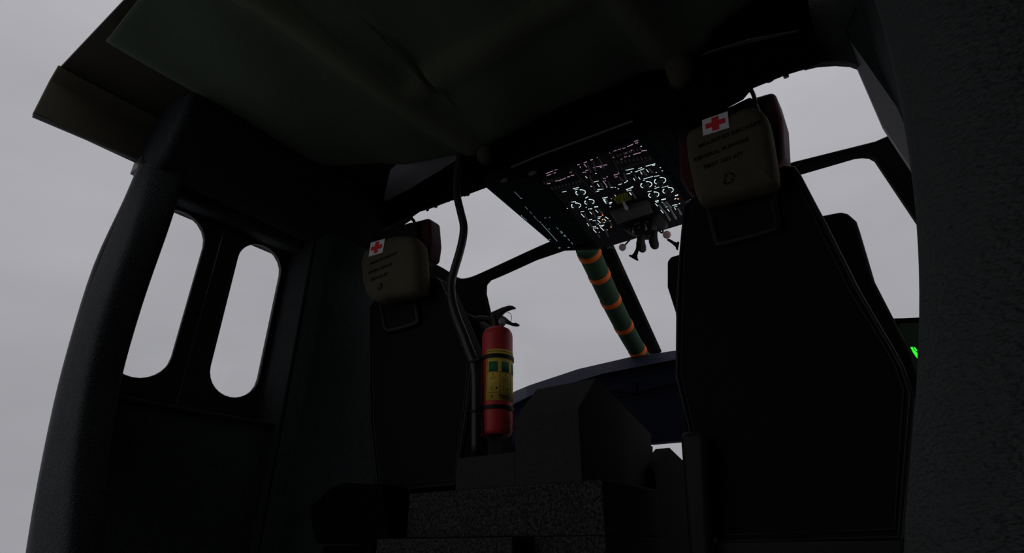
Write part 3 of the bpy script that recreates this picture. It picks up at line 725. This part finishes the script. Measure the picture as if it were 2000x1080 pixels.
# (crop, x0, y0, x1, y1, width in mm, colour)  lettering read as small bars
leg = []
def T(c, l, col, w=3.2, gaps=1):
    for e in l: leg.append((c, *e[:4], e[4] if len(e) > 4 else w, col, gaps))
T('A', [(1325, 178, 1380, 160, 3), (1340, 200, 1380, 190, 4.5), (1235, 245, 1315, 208, 3.5), (1175, 268, 1210, 258, 3), (1110, 285, 1155, 272, 2), (1055, 303, 1095, 292, 2), (1310, 348, 1410, 320, 4), (1420, 300, 1490, 292, 4.5),
        (1195, 380, 1230, 372, 4), (1255, 370, 1275, 360, 3), (1148, 408, 1178, 402, 3), (1040, 385, 1065, 380, 3.5), (1000, 328, 1015, 325, 3), (1265, 312, 1300, 285, 2.5), (1205, 330, 1235, 320, 2.5),
        (585, 482, 620, 470, 4), (670, 455, 712, 440, 4), (755, 420, 792, 408, 4.5), (840, 390, 850, 386, 3), (835, 505, 975, 480, 3.5), (880, 515, 905, 505, 4), (790, 520, 830, 510, 3), (655, 580, 705, 575, 4), (690, 560, 730, 545, 3),
        (180, 595, 265, 560, 3), (185, 622, 245, 602, 2.5), (275, 590, 305, 582, 2.5), (280, 550, 325, 543, 2), (190, 728, 235, 720, 4.5), (295, 693, 340, 685, 4.5), (345, 688, 440, 650, 3), (455, 640, 490, 632, 4.5), (500, 622, 545, 615, 4.5), (485, 580, 512, 575, 3),
        (1060, 615, 1120, 600, 4), (1070, 640, 1110, 635, 3.5), (920, 660, 955, 655, 4.5), (940, 690, 960, 685, 3), (965, 640, 985, 632, 4), (1120, 575, 1127, 600, 2)], 'lit_pink')
T('A', [(670, 470, 705, 512, 2), (615, 500, 628, 520, 2), (915, 690, 965, 750, 2.2)], 'lit_pink', 2, 0)
T('A', [(390, 835, 445, 825, 3), (528, 792, 610, 772, 4), (550, 808, 600, 795, 2.5), (1215, 552, 1325, 528, 4), (1280, 575, 1305, 568, 5), (1225, 600, 1275, 592, 3.5), (1380, 530, 1430, 515, 4), (1335, 575, 1455, 530, 4), (1475, 500, 1600, 465, 4), (1560, 490, 1600, 482, 4),
        (1450, 665, 1570, 630, 4), (1585, 632, 1655, 620, 4.5), (1590, 790, 1655, 768, 3.5), (1685, 775, 1770, 755, 3.5), (1500, 832, 1555, 820, 4), (1445, 685, 1462, 680, 4), (1655, 715, 1685, 708, 3.5), (690, 915, 725, 895, 5), (510, 965, 570, 960, 6),
        (910, 915, 985, 900, 5), (925, 935, 950, 925, 3), (1000, 980, 1040, 968, 4), (1220, 805, 1310, 770, 6), (1230, 820, 1290, 808, 4), (1290, 770, 1315, 762, 4), (800, 705, 865, 688, 4), (845, 805, 940, 795, 4), (820, 832, 870, 822, 4), (960, 770, 985, 765, 4), (1015, 778, 1055, 772, 4),
        (1120, 740, 1165, 728, 3.5), (1195, 718, 1240, 690, 3), (1600, 955, 1650, 945, 6), (1680, 935, 1740, 920, 6), (1860, 885, 1900, 865, 5), (1850, 930, 1875, 920, 3), (1905, 990, 1925, 985, 3.5), (1140, 895, 1165, 890, 4), (1085, 908, 1100, 905, 3.5)], 'lit_white')
T('A', [(1480, 540, 1512, 578, 2.5), (1405, 570, 1428, 605, 2.5), (1380, 640, 1402, 668, 2.5), (1315, 655, 1335, 685, 2.5), (845, 728, 870, 765, 2.5), (1262, 840, 1288, 875, 2.5), (1690, 965, 1712, 1000, 3), (925, 940, 960, 985, 2), (690, 630, 712, 655, 2), (1070, 870, 1095, 905, 2),
        (1020, 920, 1030, 925, 2)], 'lit_white', 2.5, 0)
for x, y in [(1690, 560), (1612, 580), (1665, 517), (1600, 760), (1235, 688), (1118, 793), (1078, 775), (825, 592), (765, 760), (1560, 575), (1415, 240)]: leg.append(('A', x-8, y, x+8, y, 2.6, 'lit_white', 0))
T('B', [(365, 365, 415, 355, 4), (465, 328, 525, 320, 6), (545, 300, 605, 295, 7), (480, 470, 520, 462, 6), (525, 482, 565, 475, 4), (590, 432, 640, 425, 4), (590, 455, 625, 445, 4), (690, 430, 730, 455, 4), (515, 560, 570, 555, 6), (530, 578, 590, 575, 4), (610, 545, 680, 540, 5), (620, 562, 660, 552, 4), (590, 525, 612, 522, 3.5),
        (1350, 225, 1400, 215, 5), (1360, 240, 1395, 230, 4), (1430, 205, 1490, 195, 6), (1575, 280, 1645, 265, 4.5), (1605, 295, 1640, 290, 3), (1485, 302, 1515, 295, 3.5), (1610, 150, 1655, 140, 5), (1605, 190, 1625, 185, 3), (1660, 255, 1680, 252, 4), (750, 240, 785, 235, 5), (745, 262, 770, 258, 4), (670, 505, 690, 500, 4)], 'lit_white')
T('B', [(372, 392, 415, 435, 2.6), (485, 362, 515, 395, 2.6), (562, 340, 595, 375, 2.6), (450, 515, 475, 548, 2.6), (590, 475, 630, 512, 3), (672, 455, 700, 485, 2.4), (530, 595, 572, 638, 3), (628, 570, 672, 612, 3), (1350, 255, 1380, 290, 3), (1435, 235, 1460, 262, 3), (1510, 325, 1535, 360, 3), (1420, 340, 1455, 382, 3), (1600, 305, 1620, 335, 2.6), (665, 200, 700, 235, 2.6), (1010, 110, 1035, 140, 2.5)], 'lit_white', 2.6, 0)
for x, y in [(190, 320), (438, 305), (610, 632), (645, 372), (752, 482), (715, 602), (755, 298), (860, 60)]: leg.append(('B', x-7, y, x+7, y, 2.8, 'lit_white', 0))
marks = []
for c, a, b, c2, d2, w, cl, gp in leg:
    F = A2 if c == 'A' else B2
    marks.append([cl, [(F(a, b), F(c2, d2), w*.00064, gp)]])
def near(m, n):
    return m[0] == n[0] and any(math.dist(((p[0]+q[0])/2, (p[1]+q[1])/2), ((u[0]+v[0])/2, (u[1]+v[1])/2)) < 6.5 for p, q, _, _ in m[1] for u, v, _, _ in n[1])
k = 0
while k < len(marks):
    hit = next((j for j in range(k+1, len(marks)) if near(marks[k], marks[j])), None)
    if hit is None: k += 1
    else: marks[k][1] += marks.pop(hit)[1]
for cl, ls in marks:
    bm = bmesh.new()
    for p, q, w, gp in ls: stroke(bm, p, q, w, gp)
    link('backlit_legend', new(bm), M[cl], t)
# dial scales with a knob in the middle of each
def arc(bm, c, r, a0, a1, w, n=10):
    for k in range(n):
        u, v = a0+(a1-a0)*k/n, a0+(a1-a0)*(k+1)/n
        P_ = [Vector((c.x+rr*math.cos(x), c.y+rr*math.sin(x), zt_)) for rr, x in ((r-w/2, u), (r-w/2, v), (r+w/2, v), (r+w/2, u))]
        prism_bm(bm, P_, (0, 0, .0008))
for (x, y, r) in [(627, 842, .0165), (742, 965, .0165), (568, 1012, .0165), (1482, 742, .0185), (1662, 690, .0185), (1580, 872, .0175), (1766, 815, .0175)]:
    c = onZ(A2(x, y), zt_); bm = bmesh.new()
    arc(bm, c, r, math.radians(150), math.radians(235), .0021); arc(bm, c, r, math.radians(-60), math.radians(85), .0021, 14)
    for a in (235, -60): arc(bm, c, r, math.radians(a-8), math.radians(a+8), .0038, 2)
    d = link('dial_scale', new(bm), M['lit_white'], t)
    link('rotary_knob', sweep([(c.x, c.y, ZP+.001), (c.x, c.y, ZP-.010), (c.x, c.y, ZP-.018), (c.x, c.y, ZP-.020)], [.010, .0095, .0085, .006], 16), M['knob'], t, smooth=False)
# toggle switches: metal bats hanging from the panel, leaning forward
def toggle(p, q, r, m):
    a = onZ(p, ZP); v = ray(q); 
    # tip lies below the panel, a bat length away
    b = onZ(q, ZP-.030)
    d = (b-a); 
    if d.length > .06: b = a+d*(.06/d.length)
    bm = bmesh.new(); sweep_bm(bm, [a+Vector((0, 0, .001)), a+(b-a)*.12, a+(b-a)*.85, b], [r*1.3, r*.75, r*1.1, r*.7], 8)
    link('toggle_switch', new(bm), M[m], t, smooth=True)
for (x0_, y0_, x1_, y1_) in [(720, 480, 765, 580), (795, 440, 825, 560), (870, 400, 930, 525), (745, 620, 790, 730), (890, 720, 930, 800), (990, 700, 1020, 770), (790, 760, 830, 830), (1130, 640, 1180, 690), (1440, 560, 1490, 620), (1520, 530, 1560, 580), (1330, 610, 1350, 660), (1290, 830, 1350, 920), (960, 930, 990, 985), (1190, 590, 1220, 680)]:
    toggle(A2(x0_, y0_), A2(x1_, y1_), .0026, 'toggle_dark')
for (x0_, y0_, x1_, y1_) in [(420, 390, 465, 495), (530, 350, 565, 445), (480, 500, 520, 570), (610, 330, 650, 390), (730, 470, 785, 545), (590, 650, 620, 700), (685, 590, 735, 695), (700, 205, 735, 250), (560, 480, 580, 540), (640, 480, 670, 520)]:
    toggle(B2(x0_, y0_), B2(x1_, y1_), .0026, 'toggle_dark')
for (x0_, y0_, x1_, y1_) in [(1400, 270, 1450, 350), (1470, 350, 1545, 480), (1530, 290, 1625, 460), (1490, 230, 1560, 310), (1650, 320, 1690, 400), (1450, 240, 1490, 290)]:
    toggle(B2(x0_, y0_), B2(x1_, y1_), .0036, 'toggle')
for k in range(9):
    for row, (ax, ay, bx, by_) in enumerate([(150, 700, 420, 620), (250, 775, 610, 680), (1060, 360, 1400, 255), (1100, 430, 1520, 370)]):
        if row == 0 and k > 6: continue
        f = k/8; x = ax+(bx-ax)*f; y = ay+(by_-ay)*f
        toggle(A2(x, y), A2(x+12, y+26), .0022, 'toggle_dark')
# indicator lamps
for x, y, c in [(655, 405, 'lit_orange'), (655, 465, 'lit_orange'), (590, 580, 'lit_orange'), (766, 563, 'lit_orange'), (1650, 192, 'lit_orange')]:
    q = onZ(B2(x, y), ZP-.002); link('indicator_lamp', sphere(q, .0027, (1, 1, .6), 12, 8), M[c], t, smooth=True)
# strips between sub-panels
bm = bmesh.new()
for p, q in [((1020, 330), (1120, 560)), ((500, 530), (830, 870)), ((380, 810), (640, 720)), ((1150, 540), (1560, 405))]:
    stroke(bm, A2(*p), A2(*q), .004)
link('panel_divider', new(bm), M['housing'], t)
# hazard-striped plate
hz = [onZ(p, ZP-.0010) for p in [(1195, 387), (1210, 380), (1223.5, 376), (1232.6, 389), (1206.7, 399)]]
hp = link('hazard_plate', prism(hz, (0, 0, .0010)), M['hazard_y'], t)
bm = bmesh.new()
for a, b in [((1197, 390), (1202, 383.5)), ((1202.5, 395), (1208, 381.5)), ((1208, 398), (1213, 380)), ((1219.5, 393), (1217.5, 378.5)), ((1224, 391), (1222, 377.5)), ((1229, 389.5), (1226.5, 381))]:
    p, q = onZ(a, ZP-.0014), onZ(b, ZP-.0014); d = (q-p).normalized(); s = Vector((-d.y, d.x, 0))*.0016
    prism_bm(bm, [p-s, q-s, q+s, p+s], (0, 0, .0005))
link('black_stripes', new(bm), M['hazard_k'], hp)
# ---- central lever quadrant
h = [onZ(p, ZP-.001) for p in [(1188, 411), (1272, 384), (1276, 398), (1192, 424)]]
h2 = [onZ(p, ZP-.045) for p in [(1192, 414), (1270, 392), (1270, 416), (1205, 437)]]
bm = bmesh.new()
base = [onZ((1189, 412), ZP), onZ((1262, 389), ZP), onZ((1276, 415), ZP), onZ((1206, 438), ZP)]
lowr = [onZ((1196, 420), ZP-.028), onZ((1270, 398), ZP-.028), onZ((1272, 415), ZP-.03), onZ((1205, 437), ZP-.03)]
v = [bm.verts.new(p) for p in base+lowr]
for f in ((0, 1, 2, 3), (7, 6, 5, 4), (0, 4, 5, 1), (1, 5, 6, 2), (2, 6, 7, 3), (3, 7, 4, 0)): bm.faces.new([v[i] for i in f])
qd = link('quadrant_cover', new(bm), M['housing'], t, bevel=.003)
for x, y in [(875, 405), (985, 378), (1145, 325)]:
    q = onZ(B2(x, y), ZP-.024); link('cover_bolt', sphere(q, .004, (1, 1, .6), 12, 8), M['steel'], qd, smooth=True)
def hang(name, pts, zl, r, m, seg=10, par=t):
    P_ = [onZ(p, ZP-z) for p, z in zip(pts, zl)]
    return link(name, sweep(P_, r, seg), M[m], par, smooth=True)
hang('cover_lever', [B2(925, 220), B2(945, 270), B2(970, 320), B2(980, 335)], [.002, .02, .035, .036], [.004, .005, .006, .003], 'toggle')
# gauge and knob block below the cover
gb = [(1206, 440), (1274, 420), (1273, 452), (1262, 458), (1242, 459), (1221, 449)]
gy = 1.70
link('lever_housing', prism([onY(p, gy) for p in gb], (0, .05, 0)), M['knob'], t, bevel=.004)
for i, (x, y, r, m) in enumerate([(985, 515, .006, 'housing'), (1000, 560, .005, 'knob'), (1060, 500, .006, 'housing'), (1180, 450, .007, 'housing'), (1230, 440, .006, 'housing'), (1150, 575, .006, 'housing'), (1250, 500, .005, 'housing'), (1020, 600, .005, 'housing')]):
    q = onY(B2(x, y), gy-.002); link('small_knob', sweep([q, q+Vector((0, -.010, -.002)), q+Vector((0, -.012, -.002))], [r, r*.9, r*.6], 12), M[m], t)
q = onY(B2(1098, 490), gy-.003); bm = bmesh.new(); sweep_bm(bm, [q+Vector((math.cos(a)*.012, 0, math.sin(a)*.012)) for a in [2*math.pi*i/20 for i in range(20)]], .0025, 8, True)
link('round_dial', new(bm), M['steel'], t, smooth=True)
for a, b in [((1050, 560), (1062, 645)), ((1215, 505), (1232, 600))]:
    P_ = [onY(B2(*a), gy-.004), onY(B2(*b), gy-.012)]; link('small_lever', sweep(P_, [.0035, .0045], 8), M['steel'], t, smooth=True)
# wedge guard on the right of the quadrant
gd_ = [B2(1310, 350), B2(1400, 400), B2(1480, 480), B2(1500, 530), B2(1450, 570), B2(1390, 560), B2(1330, 480)]
link('quadrant_guard', prism([onY(p, gy-.01) for p in gd_], (0, .02, 0)), M['housing'], t, bevel=.006)
# two hanging power levers
for pts, pad in (([(1135, 640), (1190, 640), (1195, 740), (1215, 800), (1215, 860), (1190, 885), (1150, 888), (1105, 860), (1090, 800), (1092, 760), (1100, 735), (1100, 690)], 0),
                 ([(1285, 600), (1355, 590), (1358, 690), (1385, 760), (1382, 815), (1355, 840), (1315, 848), (1280, 825), (1258, 760), (1256, 700), (1285, 685)], 0)):
    link('power_lever', prism([onY(B2(*p), gy+.01) for p in pts], (0, .014, 0)), M['knob'], t, bevel=.005)
    f = [p for p in pts]; mx = sum(p[0] for p in f)/len(f)
    right = [(p[0]*.45+(max(q[0] for q in f))*.55, p[1]) for p in f]
    link('lever_grip', prism([onY(B2(*p), gy+.004) for p in right], (0, .006, 0)), M['housing'], t, bevel=.002)
# pink balls on curved arms and two T-handles
def ball(px, r, arm):
    q = onY(B2(*px), gy); o = link('ball_knob', sphere(q, r), M['pink'], t, smooth=True)
    link('ball_arm', sweep(smoothpath([onY(B2(*p), gy+.002) for p in arm], 5), .0032, 8), M['knob'], t, smooth=True)
ball((917, 831), .0138, [(1015, 690), (1022, 720), (1000, 745), (960, 790), (935, 815)])
ball((1502, 665), .0145, [(1400, 595), (1410, 620), (1435, 640), (1450, 620), (1440, 590)])
for pts in ([(1130, 790), (1120, 880), (1105, 935), (1110, 975), (1122, 988), (1112, 1005), (1070, 985), (1000, 945), (1005, 925), (1040, 930), (1065, 900), (1090, 850), (1098, 800)],
            [(1500, 720), (1530, 715), (1600, 755), (1635, 765), (1640, 750), (1660, 757), (1650, 810), (1640, 865), (1622, 855), (1615, 825), (1560, 775), (1500, 735)]):
    link('tee_handle', prism([onY(B2(*p), gy) for p in pts], (0, .006, 0)), M['black'], t, bevel=.001)
# circuit breakers in rows on the side panels
def breakers(par, corners, rows, cols, skip):
    a, b, c, d = corners
    for i in range(rows):
        u = (i+.5)/rows
        for j in range(cols):
            v = (j+.5)/cols; p = a.lerp(b, u).lerp(d.lerp(c, u), v)
            link('circuit_breaker', sweep([p+Vector((0, 0, .001)), p+Vector((0, 0, -.006)), p+Vector((0, 0, -.007))], [.0048, .0042, .003], 8), M['breaker_panel'], par)
breakers(cbL, (lcb[0], lcb[2], lcb[3], lcb[4]), 5, 16, 0)
breakers(cbR, (Vector(rcb[0]), Vector(rcb[1]), Vector(rcb[2]), Vector(rcb[3])), 4, 12, 0)
bm = bmesh.new()
zt_ = ZP-.0002
for p, q, w in [((440, 745), (572, 892), .0022), ((600, 815), (690, 915), .0024), ((475, 718), (522, 712), .0018), ((250, 520), (300, 570), .001), ((330, 630), (430, 740), .0010), ((560, 780), (620, 850), .0012), ((300, 700), (345, 735), .001)]:
    stroke(bm, D2(*p), D2(*q), w*.7)
for x, y in [(303, 570), (352, 720), (318, 736), (305, 697), (500, 885), (515, 880), (625, 853), (512, 800)]: stroke(bm, D2(x-5, y), D2(x+5, y), .003)
for x, y in [(590, 944), (660, 941)]: stroke(bm, D2(x-8, y-2), D2(x+8, y-2), .006)
link('edge_glint', new(bm), M['glint_blue'], cbL)  # glowing streaks and dots imitate edges catching light, no lamps here
# small latch hardware at the panel's rear corners
for px, l in (((985, 352), 'panel'), ((1040, 338), 'panel')):
    q = onY(px, 1.19); link('panel_latch', sphere(q, .010, (1.6, .7, .6), 12, 8), M['housing'], t, smooth=True)
